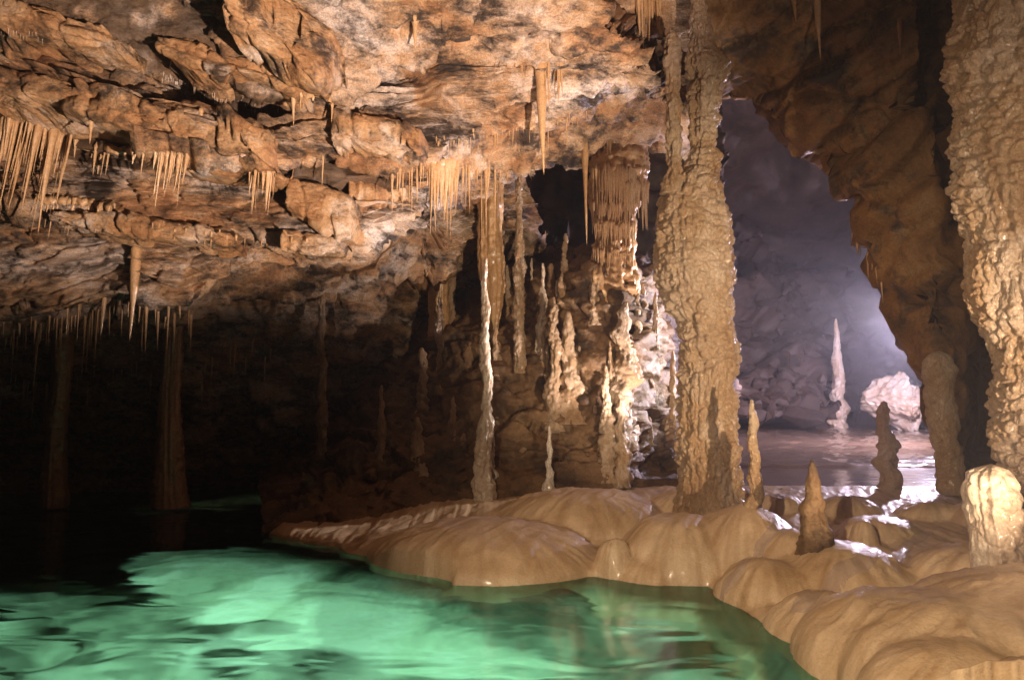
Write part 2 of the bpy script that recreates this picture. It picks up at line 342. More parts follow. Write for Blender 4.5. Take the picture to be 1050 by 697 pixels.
# long broken slabs standing out below the ceiling, one under the other
def ledge(nodes, depth, seed, taper=.5, amp=1.0):
    a = np.array(nodes, float); n_ = max(40, int((a[-1, 0] - a[0, 0]) / 1.8)); tt = np.linspace(a[0, 0], a[-1, 0], n_)
    top = np.interp(tt, a[:, 0], a[:, 1]); bot = np.interp(tt, a[:, 0], a[:, 2]); Yn = np.interp(tt, a[:, 0], a[:, 3]) + .02
    bot = bot + 5 * fbm(np.stack([tt * .02, tt * 0, tt * 0 + seed], -1), 3, seed); top = top + 5 * fbm(np.stack([tt * .02, tt * 0 + 5, tt * 0 + seed], -1), 3, seed)
    T_ = at(tt, top, Yn); B_ = at(tt, bot, Yn); cen = (T_ + B_) / 2; hh = (T_ - B_)[:, 2] / 2
    m_ = 84; an = np.linspace(0, 2 * math.pi, m_, endpoint=False); ca, sa = np.cos(an), np.sin(an)
    cx = np.sign(ca) * np.abs(ca) ** .42; sx = np.sign(sa) * np.abs(sa) ** .42
    s_ = (np.arange(n_) + .5) / n_; e_ = np.clip(np.minimum(s_, 1 - s_) / (.07 * taper), 0, 1) ** .45
    P_ = np.zeros((n_, m_, 3)); P_[..., 0] = cen[:, None, 0]
    P_[..., 1] = cen[:, None, 1] + depth / 2 + depth / 2 * e_[:, None] * cx[None, :] + .12 * hh[:, None] * sx[None, :]
    P_[..., 2] = cen[:, None, 2] + hh[:, None] * e_[:, None] * sx[None, :]
    nr_ = np.stack([0 * P_[..., 0], np.broadcast_to(cx, (n_, m_)) * .8, np.broadcast_to(sx, (n_, m_))], -1); nr_ /= np.linalg.norm(nr_, axis=-1, keepdims=True) + 1e-9
    d_ = rock_disp(P_, seed, .05 * amp, .10 * amp, (.8, .8, .34), .03, .35)
    w1, w2, _ = worley(P_ * 9, seed); d_ += .02 * (.5 - w1) * sst(-.1, .2, fbm(P_ * 1.5, 3, seed + 9))
    kx = np.floor(P_[..., 0] / .55 + .3 * fbm(P_ * 1.5, 2, seed + 3)); fx = P_[..., 0] / .55 + .3 * fbm(P_ * 1.5, 2, seed + 3) - kx
    d_ += .07 * amp * (_h(kx.astype(int), kx.astype(int) * 0, kx.astype(int) * 0, seed) - .5) - .035 * np.exp(-(np.minimum(fx, 1 - fx) / .035) ** 2)
    P_ = P_ + nr_ * d_[..., None]; Q_ = grid_faces(n_, m_, True)
    structure(link('rock_ledge', raw_mesh('rock_ledge', P_, Q_, M['ledge'])))
    return bvh_of(P_, Q_)
LB = [ledge([(-260, -10, 52, 5.7), (0, 62, 98, 5.8), (60, 74, 108, 5.85), (150, 92, 134, 5.95), (215, 106, 152, 6.05), (276, 130, 166, 6.15)], .9, 501),
 ledge([(170, 150, 166, 6.45), (230, 160, 178, 6.5), (272, 168, 184, 6.6)], .5, 502, .8, .5),
 ledge([(288, 176, 214, 6.9), (330, 184, 240, 6.85), (364, 196, 238, 7.0)], .7, 503, 1.2),
 ledge([(284, 232, 254, 6.9), (325, 238, 262, 6.95), (352, 240, 258, 7.0)], .6, 504, 1.0, .6),
 ledge([(336, 108, 142, 6.5), (366, 112, 156, 6.45), (405, 120, 164, 6.5), (436, 132, 160, 6.7)], .9, 505, .9),
 ledge([(40, 206, 232, 6.75), (120, 214, 240, 6.85), (235, 236, 252, 7.0)], .6, 506, .6, .7),
 ledge([(-200, -80, -14, 5.2), (-60, -20, 16, 5.35), (60, 0, 38, 5.55), (110, 18, 46, 5.65)], .8, 507),
 ledge([(150, 22, 50, 5.7), (220, 38, 74, 5.8), (305, 66, 98, 5.95)], .8, 508, .8),
 ledge([(226, -60, 20, 5.2), (280, -30, 56, 5.45), (322, 0, 74, 5.65), (344, 20, 66, 5.8)], .7, 509, .8, 1.0),
 ledge([(355, 170, 206, 7.3), (385, 176, 206, 7.5), (420, 178, 196, 7.9)], .8, 510, 1.0)]
# ------------------------------------------------------------------ ground: flowstone shelf with lobes, running back into the far chamber
shore = [tuple(atz(x, y, 0)[:2]) for x, y in [(283,549),(330,560),(378,566),(400,574),(450,583),(520,588),(600,590),(700,588),(735,602),(790,640),(870,665),(925,700)]]
poly = np.array(shore + [(2.6, 2.9), (3.4, 1.2), (3.6, -3), (30, -3), (30, 40), (-4, 40), (-4, 13), (-3.0, 9.6)])
def sdist(X, Yc):
    dmin = np.full(X.shape, 1e9); inside = np.zeros(X.shape, bool); n_ = len(poly)
    for i in range(n_):
        a = poly[i]; b_ = poly[(i + 1) % n_]; e = b_ - a
        t = np.clip(((X - a[0]) * e[0] + (Yc - a[1]) * e[1]) / (e @ e), 0, 1)
        dmin = np.minimum(dmin, np.hypot(X - a[0] - t * e[0], Yc - a[1] - t * e[1]))
        cond = ((a[1] > Yc) != (b_[1] > Yc)) & (X < (b_[0] - a[0]) * (Yc - a[1]) / (b_[1] - a[1] + 1e-12) + a[0])
        inside ^= cond
    return np.where(inside, dmin, -dmin)
# lobes: (px,py of the centre, ground z there, x radius, y radius, height, rotation)
LOBES = [
 (500,545,.10, 1.15,.95,.30,-.05), (600,512,.22,1.0,.9,.32,0), (430,548,.05,.8,.5,.14,.1),
 (630,560,.10,.19,.2,.26,0), (700,545,.10,.62,.62,.42,0), (765,540,.16,.48,.62,.46,.3), (675,572,.02,.5,.4,.22,0),
 (715,510,.25,.62,.6,.30,0),
 (820,560,.15,.40,.62,.36,.5), (865,575,.12,.55,.62,.36,.5), (900,540,.2,.5,.4,.28,.2), (955,520,.3,.42,.35,.22,0), (870,515,.3,.4,.35,.24,0), (800,512,.3,.3,.3,.22,0),
 (930,630,.10,.68,.62,.36,.55), (1010,640,.15,.8,.7,.40,.5), (1010,575,.2,.6,.6,.34,.2), (1090,620,.2,.9,.9,.45,.3), (985,690,.12,.5,.5,.34,.5), (1120,760,.2,.8,.7,.5,.5),
 (790,590,.03,.34,.5,.32,.55), (850,625,.0,.4,.45,.30,.6),
 (885,537,.38,.12,.12,.13,0), (765,505,.35,.25,.25,.16,0), (1030,520,.35,.5,.5,.25,0),
]
def ground_z(X, Yc):
    P3 = np.stack([X, Yc, X * 0], -1)
    s = sdist(X + .12 * fbm(P3 * 1.3, 2, 5), Yc + .12 * fbm(P3 * 1.3, 2, 6))
    base = np.where(s > 0, .07 + .24 * sst(.5, 2.2, s) - .07 * np.exp(-s / .12), 6 * s)
    base = base + .06 * fbm(P3 * .8, 3, 7) * (s > 0)
    k = 45.; bz_ = base.copy(); ba = X * 2.; bq = np.ones(X.shape)
    acc = np.exp(k * base)
    for (cx, cy, cz, rx, ry, h, rot) in LOBES:
        c = atz(cx, cy, cz + .5 * h); dx = X - c[0]; dy = Yc - c[1]
        u = (dx * math.cos(rot) + dy * math.sin(rot)) / rx; v = (-dx * math.sin(rot) + dy * math.cos(rot)) / ry
        wob = 1 + .10 * vn(P3 * 2.2 + cx, 9); q = (u * u + v * v) * wob
        z = np.where(q < 1.6, cz - .15 + (h + .10) * np.sqrt(np.clip(1 - q, 0, 1)) - np.clip(q - 1, 0, 1) * 9, -5)
        acc += np.exp(k * z)
        mk = z > bz_; ba = np.where(mk, np.arctan2(v, u) + cx * .37, ba); bq = np.where(mk, q, bq); bz_ = np.where(mk, z, bz_)
    z = np.log(acc) / k
    ct = .24 + .7 * sst(6.0, 5.3, Yc); z = np.where(s < -ct, np.minimum(z, 10 * (s + ct) + .01), z)
    # flat shelf, then the rimmed pool, then the far floor
    far = sst(8.3, 9.0, Yc) * (X > 1.2)
    zf = .34 + .05 * sst(11.2, 11.5, Yc) + np.clip(Yc - 30, 0, 9) * .1
    zf = zf + .08 * fbm(P3 * np.array([.9, 1.4, 1]), 5, 12, .6) * sst(11.2, 12, Yc) - .10 * sst(9.1, 9.5, Yc) * (1 - sst(11.1, 11.4, Yc))
    z = z * (1 - far) + zf * far
    rad = np.stack([np.cos(ba) * 5, np.sin(ba) * 5, bq * .8], -1)
    global GS; GS = fbm(rad * np.array([1.6, 1.6, .8]), 4, 28) * sst(.02, .3, bq)
    z = z + (.015 * fbm(rad, 3, 25) + .010 * ridged(rad * 3.1, 2, 26)) * sst(.02, .35, bq) * (1 - far)
    z = z + .007 * np.sin(34 * z + 3 * fbm(P3 * 3, 2, 27)) * (1 - far)
    # fine run-off ridges down the lobes
    z = z + .016 * fbm(np.stack([X * 7, Yc * 3, X * 0], -1), 4, 21) + .012 * ridged(np.stack([(X - .5 * Yc) * 10, (Yc + .5 * X) * 2.0, X * 0], -1), 2, 22) * (z > 0)
    return z
def hfield(x0, x1, nx, y0, y1, ny, yp=1.0):
    xs = np.linspace(x0, x1, nx); ys = y0 + (y1 - y0) * np.linspace(0, 1, ny) ** yp
    X, Yc = np.meshgrid(xs, ys); return X, Yc
X, Yc = hfield(-4.2, 7.2, 520, 1.0, 9.2, 420)
P = np.stack([X, Yc, ground_z(X, Yc)], -1); Q = grid_faces(*P.shape[:2])
keep = P[..., 2].ravel()[Q].max(1) > -1.2
Q = Q[keep]
me = raw_mesh('flowstone_floor', P, Q, M['flow'])
at_ = me.attributes.new('streak', 'FLOAT', 'POINT'); at_.data.foreach_set('value', GS.ravel().astype(np.float32))
structure(link('flowstone_floor', me))
bv_F = bvh_of(P, Q)
# far floor
X, Yc = hfield(-4.2, 27, 420, 9.2, 36, 420, 1.5)
zz = ground_z(X, Yc); rub = sst(.0, 3., -(X - .36 * Yc) - .0)
P = np.stack([X, Yc, zz], -1); Q = grid_faces(*P.shape[:2])
structure(link('chamber_floor', raw_mesh('chamber_floor', P, Q, M['wet'])))
bv_FF = bvh_of(P, Q)
X, Yc = hfield(7.2, 27, 60, -3, 9.2, 60); P = np.stack([X, Yc, .35 + .1 * fbm(np.stack([X, Yc, X * 0], -1), 3)], -1)
structure(link('side_floor', raw_mesh('side_floor', P, grid_faces(60, 60), M['flow'])))

# rimmed pool in front of the far chamber
X, Yc = hfield(1.3, 9, 60, 8.9, 11.35, 40); P = np.stack([X, Yc, .335 + .003 * fbm(np.stack([X * 1.2, Yc * 5, X * 0], -1), 3)], -1)
structure(link('rim_pool_water', raw_mesh('rim_pool_water', P, grid_faces(40, 60), M['wet'])))

# pool bed, deep behind the lit shallows
X, Yc = hfield(-16, 6, 360, -4, 14, 340)
P3 = np.stack([X, Yc, X * 0], -1)
drop = sst(-.2, 1.2, Yc - (6.9 + .05 * X) + .9 * fbm(P3 * .6, 3, 31))
bz = -.98 + .16 * fbm(P3 * .7, 4, 33) + .07 * ridged(P3 * np.array([.9, 1.5, 1]), 3, 34) - 3.6 * drop
wf1, wf2, wid = worley(P3 * np.array([1.1, 1.3, 1]) + .2 * fbm(P3 * 2, 2, 36)[..., None], 35)
bz += .22 * np.where(wid > .68, np.sqrt(np.clip(.5 - wf1, 0, 1)), 0)
so = -sdist(X, Yc); bz = np.maximum(bz, np.minimum(-.16 - .75 * (so - .25) + .08 * fbm(P3 * 2, 3, 39), -.16) - 4 * sst(6.7, 7.5, Yc + .25 * X + .3 * fbm(P3 * .8, 2, 38)) - 3 * sst(-.2, .9, X - .6))
P = np.stack([X, Yc, bz], -1)
structure(link('pool_bed', raw_mesh('pool_bed', P, grid_faces(340, 360), M['bed'])))
X, Yc = hfield(-16, 6, 300, -4, 14, 300)
P3 = np.stack([X, Yc, X * 0], -1)
P = np.stack([X, Yc, .012 * fbm(P3 * np.array([.9, 2.2, 1]), 3, 41)], -1)
structure(link('water', raw_mesh('water', P, grid_faces(300, 300), M['water'])))

# ------------------------------------------------------------------ rubble slope with the stalagmite forest (middle) and far scree
SC = [
 [(270,556,7.55),(330,552,7.7),(380,540,8.0),(480,512,8.4),(560,500,8.7),(640,492,8.9),(700,492,9.2),(760,492,10)],
 [(270,548,7.8),(330,520,8.2),(400,490,8.6),(480,478,8.8),(560,480,9.0),(640,478,9.05),(700,474,9.7),(760,474,11.5)],
 [(270,520,9),(330,500,8.8),(400,462,8.95),(450,455,9.0),(480,450,9.1),(560,452,9.2),(600,458,9.15),(640,455,9.15),(690,440,10.0),(760,445,13)],
 [(270,500,10.4),(330,475,9.8),(400,425,9.7),(480,405,9.6),(560,392,9.5),(600,400,9.3),(640,405,9.25),(690,415,10.2),(760,420,14.5)],
 [(270,495,11.2),(330,462,10.8),(400,400,10.5),(450,370,10.4),(500,350,10.2),(560,330,9.9),(600,330,9.5),(640,340,9.35),(680,345,10.2),(720,370,13),(760,405,15)],
 [(270,492,11.6),(330,450,11.2),(400,385,11.2),(450,345,11.2),(500,300,11.0),(560,285,10.6),(600,272,9.9),(635,275,9.55),(665,290,10.2),(690,310,11.2),(720,350,14),(760,400,15.5)],
 [(270,480,12.6),(330,430,12.4),(400,360,12.4),(450,315,12.4),(500,280,12.4),(560,265,12.2),(600,258,10.8),(635,262,10.6),(665,270,11.5),(720,330,16),(760,390,17.5)],
 [(270,480,15),(400,370,15),(450,330,15),(560,290,16),(620,285,16),(680,300,18.5),(720,335,19),(760,395,20)],
]
px, PY, YY = loft(SC, 270, 751, 2.5, [10, 16, 24, 24, 24, 22, 14, 12])
P = at(np.broadcast_to(px, PY.shape), PY, YY); N = normals(P); toc = CAM - P; N *= np.sign((N[40] * toc[40]).sum(-1).mean())
d = rock_disp(P, 201, .14, .16, (.7, .7, .28), .05, 0) + .08 * ridged(P * 1.1, 3, 202)
taper = np.minimum(1, np.arange(P.shape[0]) / 12.)[:, None]
P = P + N * (d * taper)[..., None]; P[0, :, 2] -= .3
Q = grid_faces(*P.shape[:2])
structure(link('rock_slope', raw_mesh('rock_slope', P, Q, M['slope'])))
bv_S = bvh_of(P, Q)
# added dark rock sheet that keeps the gap behind the draped column black
KC = [[(440,-260,12.5),(560,-260,13.2),(700,-260,14),(752,-260,14.2)],
      [(440,60,12.8),(560,60,13.4),(700,60,14),(757,60,14.3)],
      [(440,240,13.2),(560,240,13.6),(700,240,14),(742,200,14.3)],
      [(440,430,13.4),(560,430,13.8),(700,430,14.1),(728,430,14.3)]]
px, PY, YY = loft(KC, 440, 745, 3, [40, 40, 40])
PXk = np.broadcast_to(px, PY.shape) - 14 * sst(150, 260, PY) * sst(640, 745, np.broadcast_to(px, PY.shape)); P = at(PXk, PY, YY); P[..., 1] += .35 * fbm(P * .9, 4, 91) + rock_disp(P, 92, .3, .3, (1.2, 1.2, .5), .05)
P = np.concatenate([P, (P[:, -1:] + [[[-.3, .5, 0]]]), (P[:, -1:] + [[[-.8, 1.1, 0]]]), (P[:, :1] + [[[0, 1.4, 0]]])], 1)
structure(link('dark_screen', raw_mesh('dark_screen', P, grid_faces(*P.shape[:2]), M['scree'])))
# far chamber scree
TC = [
 [(690,432,20),(760,430,21),(830,428,21.5),(880,428,22),(980,428,22)],
 [(690,380,21),(760,385,22),(830,400,22.5),(860,415,23),(980,424,24)],
 [(690,300,23),(760,300,24),(800,320,24.5),(840,350,25),(880,405,25),(980,420,26)],
 [(690,220,26),(760,215,26.5),(800,225,27),(850,290,27.5),(900,390,28),(980,415,29)],
 [(690,200,30),(760,190,30),(800,200,31),(850,270,31),(900,380,31),(980,410,32)],
]
px, PY, YY = loft(TC, 690, 980, 2.5, [20, 26, 26, 12])
P = at(np.broadcast_to(px, PY.shape), PY, YY); N = normals(P); toc = CAM - P; N *= np.sign((N[20] * toc[20]).sum(-1).mean())
P = P + N * (rock_disp(P, 301, .5, .9, (2.2, 2.2, 1.3), .12, 0))[..., None]
Q = grid_faces(*P.shape[:2])
structure(link('scree_slope', raw_mesh('scree_slope', P, Q, M['scree'])))
bv_T = bvh_of(P, Q)

def hit(px_, py_, trees=None):
    o = Vector(CAM); dr = ray(px_, py_); best = None
    for t in (trees or (bv_L, bv_R, *LB, bv_F, bv_FF, bv_S, bv_T)):
        h = t.ray_cast(o, dr)
        if h[0] is not None and (best is None or h[3] < best[1]): best = (h[0], h[3])
    return best[0] if best else None
def drop_on(x, y, z=4.0, trees=None):
    best = -9
    for t in (trees or (bv_F, bv_FF, bv_S, bv_T)):
        h = t.ray_cast(Vector((x, y, z)), Vector((0, 0, -1)))
        if h[0] is not None: best = max(best, h[0].z)
    return best

# ------------------------------------------------------------------ columns and stalagmites from their outlines
def outline_mesh(name, prof, Y, m, nang=72, step=.02, lump=.05, lump_size=.16, ribs=0, ribn=18, seed=0, depth=1.0, asym=.12):
    """prof: (py, px_left, px_right) down the silhouette at distance Y. returns mesh with origin at its foot, and the origin"""
    a = np.array(prof, float); a = a[np.argsort(a[:, 0])]
    L_ = at(a[:, 1], a[:, 0], Y); R_ = at(a[:, 2], a[:, 0], Y)
    z = L_[:, 2]; cx = (L_[:, 0] + R_[:, 0]) / 2; r = (R_[:, 0] - L_[:, 0]) / 2
    o = np.argsort(z); z = z[o]; cx = cx[o]; r = r[o]
    n_ = max(6, int((z[-1] - z[0]) / step)); zz = np.linspace(z[0], z[-1], n_)
    cc = np.interp(zz, z, cx); rr = np.interp(zz, z, r)
    ang = np.linspace(0, 2 * math.pi, nang, endpoint=False)[None, :]
    wv = np.stack([np.broadcast_to(zz[:, None], (n_, nang)), np.cos(ang) + 0 * zz[:, None], np.sin(ang) + 0 * zz[:, None]], -1)
    cy = Y + .25 * rr.mean() * fbm(np.stack([zz * 1.5, zz * 0, zz * 0 + seed], -1), 2, seed)
    P = np.stack([cc[:, None] + rr[:, None] * np.cos(ang), cy[:, None] + depth * rr[:, None] * np.sin(ang), zz[:, None] + 0 * ang], -1)
    nr = np.stack([np.cos(ang) + 0 * zz[:, None], np.sin(ang) + 0 * zz[:, None], 0 * ang + 0 * zz[:, None]], -1)
    Pw = P + .05 * np.stack([fbm(P * 5, 2, seed + 1), fbm(P * 5, 2, seed + 2), fbm(P * 5, 2, seed + 3)], -1)
    f1, f2, _ = worley(Pw / np.array([lump_size, lump_size, lump_size * .8]), seed + 5)
    g1, g2, _ = worley(Pw / (lump_size * .42), seed + 6)
    lm = .45 + .55 * sst(-.3, .35, fbm(P * np.array([1.8, 1.8, 1.3]), 3, seed + 11))
    fade = np.clip(rr / (r.max() * .5), .25, 1)[:, None]
    e1, e2, _ = worley(Pw / np.array([lump_size * .62, lump_size * .62, lump_size * 3.2]), seed + 13)
    hz_ = (zz[:, None] - zz[0]) / (zz[-1] - zz[0]) + 0 * ang
    dm = sst(-.12, .15, fbm(P * np.array([1.6, 1.6, .9]), 2, seed + 14) + .30 * (.55 - hz_))
    d = lump * (1 - .75 * dm) * lm * (1.3 * (.5 - f1 ** 2) - .6 * np.exp(-((f2 - f1) / .11) ** 2)) + lump * dm * (.9 * (.5 - e1 ** 2) - .35 * np.exp(-((e2 - e1) / .12) ** 2)) + lump * .9 * fbm(P * np.array([3.5, 3.5, 6.]), 3, seed + 12) + lump * .6 * (.55 - g1 ** 1.4) + lump * .35 * ridged(P * np.array([9., 9., 5.]), 3, seed + 9) + lump * .5 * fbm(P * 2.5, 3, seed + 7)
    if ribs:
        rz = np.stack([np.cos(ang) * ribn / 6 + 0 * zz[:, None], np.sin(ang) * ribn / 6 + 0 * zz[:, None], .35 * zz[:, None] + 0 * ang], -1)
        d = d + ribs * ridged(rz, 2, seed + 8)
    rs = max(.02, float(rr.mean())); d = d + np.minimum(rr[:, None], .3) * asym * fbm(P / rs * .55, 3, seed + 15)
    d = d - .5 * lump
    P = P + nr * (d * fade)[..., None]
    V = P.reshape(-1, 3); Q = grid_faces(n_, nang, True)
    org = np.array([cc[0], Y, zz[0]])
    V = np.vstack([V, [[cc[-1], cy[-1], zz[-1] + .4 * rr[-1]], [cc[0], cy[0], zz[0]]]])
    me = raw_mesh(name, V - org, Q, m)
    # caps
    import bmesh
    bm = bmesh.new(); bm.from_mesh(me); bm.verts.ensure_lookup_table()
    top = (n_ - 1) * nang; tv = bm.verts[n_ * nang]; bv = bm.verts[n_ * nang + 1]
    for j in range(nang):
        f = bm.faces.new((bm.verts[top + j], bm.verts[top + (j + 1) % nang], tv)); f.smooth = True
        f = bm.faces.new((bm.verts[(j + 1) % nang], bm.verts[j], bv)); f.smooth = True
    bmesh.ops.recalc_face_normals(bm, faces=bm.faces); bm.to_mesh(me); bm.free()
    return me, org
def thing(name, loc, label, cat, group=None):
    o = bpy.data.objects.new(name, None); C.objects.link(o); o.location = loc; o.empty_display_size = .2
    return tag(o, label, cat, group)
def part(name, me, org, root):
    o = link(name, me, root); o.location = Vector(org) - root.location; return o

# tall knobbly column right of centre
YM = 7.3
main_prof = [(2,706,722),(15,706,725),(35,704,733),(52,703,736),(62,702,745),(68,702,751),(80,703,750),(95,704,745),(110,707,739),(116,708,735),(124,705,742),(140,706,741),(150,709,737),(158,705,741),(172,700,743),(182,688,743),(192,681,744),(208,671,749),(240,666,755),(275,667,759),(300,671,758),(318,679,757),(328,686,756),(350,690,757),(400,691,758),(450,692,759),(490,692,763),(508,688,768),(530,684,776)]
main_prof = [(a_, (b_ + c_) / 2 - (c_ - b_) * .43, (b_ + c_) / 2 + (c_ - b_) * .43) for a_, b_, c_ in main_prof]
me, org = outline_mesh('shaft', main_prof, YM, M['column'], 240, .011, .06, .14, .022, 30, 11)
root = thing('dripstone_formation', org, 'tall knobbly cream column with a pointed top rising from the flowstone right of centre', 'column')
part('shaft', me, org, root)
me, o2 = outline_mesh('side_spire', [(33,685,693),(45,680,698),(70,681,698),(100,683,697),(140,683,698),(175,682,700),(200,676,702)], YM - .05, M['column'], 48, .018, .04, .09, 0, 8, 12)
part('side_spire', me, o2, root)
# fringe where the wide upper part overhangs the shaft
me, org_r = outline_mesh('shaft', [(a_, b_ + 19, c_) for a_, b_, c_ in [(-60,968,1150),(0,968,1140),(40,968,1130),(65,967,1130),(72,972,1130),(100,976,1130),(140,972,1130),(165,972,1130),(195,975,1130),(230,986,1128),(250,990,1128),(290,985,1130),(330,992,1130),(350,1002,1130),(385,1010,1126),(400,1008,1124),(440,1008,1124),(480,1018,1128),(530,1020,1136),(600,1010,1150)]], 5.0, M['column'], 280, .011, .052, .12, .02, 36, 14)
root = thing('dripstone_formation', org_r, 'massive lumpy column filling the right edge of the cave, pinkish above and ochre below', 'column')
part('shaft', me, org_r, root)

YD = 9.75
# hanging column under the slab, with drapery
hp = [(80,610,650),(96,608,652),(110,606,655),(125,607,660),(150,607,663),(165,606,664),(195,606,660),(215,607,652),(240,611,650),(262,608,650),(285,604,655),(300,605,656),(312,610,650),(326,618,642)]
me, org = outline_mesh('shaft', hp, YD, M['curtain'], 110, .02, .05, .2, .045, 26, 16)
root = thing('draped_dripstone', org, 'stout tan column with hanging drapery reaching up to the bright ceiling slab', 'column')
part('shaft', me, org, root)

def cone_strip(V, Fq, top, length, r, seed, nseg=10, nang=8, bend=.04, flat=1.0, slant=(0, 0)):
    rnd = random.Random(seed); b0 = len(V); bx = rnd.uniform(-bend, bend) * length; by = rnd.uniform(-bend, bend) * length
    for i in range(nseg + 1):
        t = i / nseg; rr = r * (.7 * (1 - t) ** 1.5 + .3 * (1 - t) ** .6) * (1 + .12 * math.sin(11 * t + seed * 1.7) + .08 * math.sin(23 * t + seed)) * min(1, .3 + t / .05) + .05 * r * (.02 < t < .99)
        for j in range(nang):
            a = 2 * math.pi * j / nang
            V.append((top[0] + bx * t * t + slant[0] * t + rr * math.cos(a), top[1] + by * t * t + slant[1] * t + flat * rr * math.sin(a), top[2] - length * t))
    for i in range(nseg):
        for j in range(nang):
            Fq.append((b0 + i * nang + j, b0 + (i + 1) * nang + j, b0 + (i + 1) * nang + (j + 1) % nang, b0 + i * nang + (j + 1) % nang))
def cones_mesh(name, items, m, origin):
    V = []; Fq = []
    for k, (top, ln, r, sd) in enumerate(items): cone_strip(V, Fq, top, ln, r, sd)
    V = np.array(V) - np.array(origin)
    return raw_mesh(name, V, np.array(Fq), m)
# drapery tiers on the hanging column
rnd = random.Random(5)
for (py, x0, x1, ln0, ln1, cnt) in [(128, 609, 658, .22, .5, 26), (168, 607, 663, .35, .95, 30), (185, 640, 666, .3, .75, 12), (205, 607, 636, .25, .6, 14), (228, 609, 652, .2, .5, 22), (255, 608, 650, .15, .35, 18)]:
    it = []
    for k in range(cnt):
        f = (k + rnd.random() * .6) / cnt; px_ = x0 + (x1 - x0) * f; u = (px_ - 635) / 30.
        yy = YD - (.40 if py < 200 else .32) * math.sqrt(max(0, 1 - min(1, u * u))) - .03
        it.append((at(px_, py + rnd.uniform(-3, 3), yy), rnd.uniform(ln0, ln1), rnd.uniform(.018, .038), k + py))
    o2 = at((x0 + x1) / 2, py, YD - .3); part('drapery', cones_mesh('drapery', it, M['curtain'], o2), o2, root)

# ---- stalagmites & small columns, one by one: (prof, Y, label, mat, lump)
def stag(kind, prof, Y, label, cat, m='column', lump=.025, ls=.09, nang=40, seed=0, group=None, asym=.55):
    me, org = outline_mesh(kind, prof, Y, M[m], nang, .02, lump, ls, .0, 8, seed, 1.0, asym)
    o = link(kind, me, None, org); tag(o, label, cat, group); return o
def prof_of(x, top, bot, w0, w1, lean=0, seed=0, n=9, knob=.08):
    r_ = random.Random(seed); out = []
    for i in range(n + 1):
        t = i / n; w_ = w0 + (w1 - w0) * t; w_ *= 1 + knob * r_.uniform(-1, 1); c = x + lean * (1 - t) + r_.uniform(-1, 1) * .2 * w_
        if i == 0: w_ *= .55
        out.append((top + (bot - top) * t, c - w_ / 2, c + w_ / 2))
    return out
ST = [ # x, top, bottom, w_top, w_bottom, lean, Y, label
 (498,265,498,7,18,-1,8.5,'tall slender pale stalagmite standing free left of centre with a gleaming right edge'),
 (532,148,300,5,9,0,9.6,'thin pale column beaded like a candle, left of the long central stalactite'),
 (775,410,520,9,22,-3,7.5,'slim ochre stalagmite pressed against the right foot of the tall central column'),
 (860,327,430,4,17,-3,21,'distant thin stalagmite with a sparkling white edge in the misty chamber'),
 (910,412,500,10,27,-3,8.6,'brown pointed stalagmite in front of the far pool, beside the dark arch foot'),
 (833,472,562,6,36,-1,5.7,'smooth ochre cone stalagmite on the flowstone between the two big columns'),
 (962,362,500,18,27,-4,8.0,'round-topped ochre stalagmite standing under the dark arch'),
 (585,320,420,10,40,-2,9.9,'broad hump-sided stalagmite with a thin crown in the middle of the forest'),
 (569,305,428,10,22,0,9.9,'dusky round-headed stalagmite left of the broad hump-sided one'),
 (623,375,480,7,24,-2,9.4,'slim stalagmite with a bright right edge near the pool outflow'),
 (636,410,485,11,26,2,9.2,'stocky stalagmite joined to the slim bright-edged one near the outflow'),
 (563,437,492,5,11,0,8.9,'short white stalagmite near the shelf right of the tall slender one'),
 (557,270,360,5,16,0,10.4,'leaning knobbly stalagmite lit along its right side, high in the forest'),
 (545,265,300,3,5,0,10.3,'thin bright stalagmite, leftmost of the small row high in the forest'),
 (571,288,325,3,6,0,10.2,'thin bright stalagmite just above the dusky round-headed one'),
 (534,240,310,8,16,0,10.2,'rough brown stalagmite foot beneath the beaded thin column'),
 (594,355,385,4,8,0,10.0,'small bright stalagmite right of the broad hump-sided one'),
 (602,420,450,8,16,0,9.6,'small dark stalagmite among the wet stones of the outflow'),
 (650,367,390,3,5,0,10.6,'tiny white stalagmite alone on the dark rock left of the tall central column'),
 (640,310,400,14,34,0,11.2,'broad dark stalagmite in shade left of the tall central column'),
 (688,360,430,5,12,2,8.4,'thin rust-coloured stalagmite hugging the tall central column'),
 (391,395,470,6,12,0,9.2,'thin shaded stalagmite farthest left on the rubble slope'),
 (433,357,425,10,16,0,9.8,'flat-topped shaded stalagmite behind the dark rubble'),
 (428,428,480,12,22,0,8.9,'squat rounded stalagmite at the top of the shore rubble'),
 (450,305,380,9,10,0,10.2,'pale club-headed stalagmite in the dark left of the slender one'),
 (481,350,380,8,14,0,10.2,'small pinkish stalagmite just left of the slender one'),
 (463,255,330,6,11,0,10.4,'short bright-tipped stalagmite below the left hanging curtains'),
 (330,300,382,8,12,0,9.9,'dim reddish column in the dark hollow at left'),
 (579,240,300,6,14,0,11.2,'small pointed orange stalagmite on the crest of the forest'),
 (612,245,290,6,14,0,11.6,'small amber stalagmite beside the foot of the draped column'),
 (520,272,312,4,10,0,10.8,'small brown stalagmite between the slender one and the beaded column'),
 (508,330,372,4,9,0,10.4,'small dark stalagmite close to the right of the slender one'),
 (672,300,345,4,8,0,10.5,'bright-edged stalagmite peeping out left of the tall central column'),
 (505,440,492,6,14,0,8.4,'small gleaming stalagmite at the right foot of the slender one'),
]
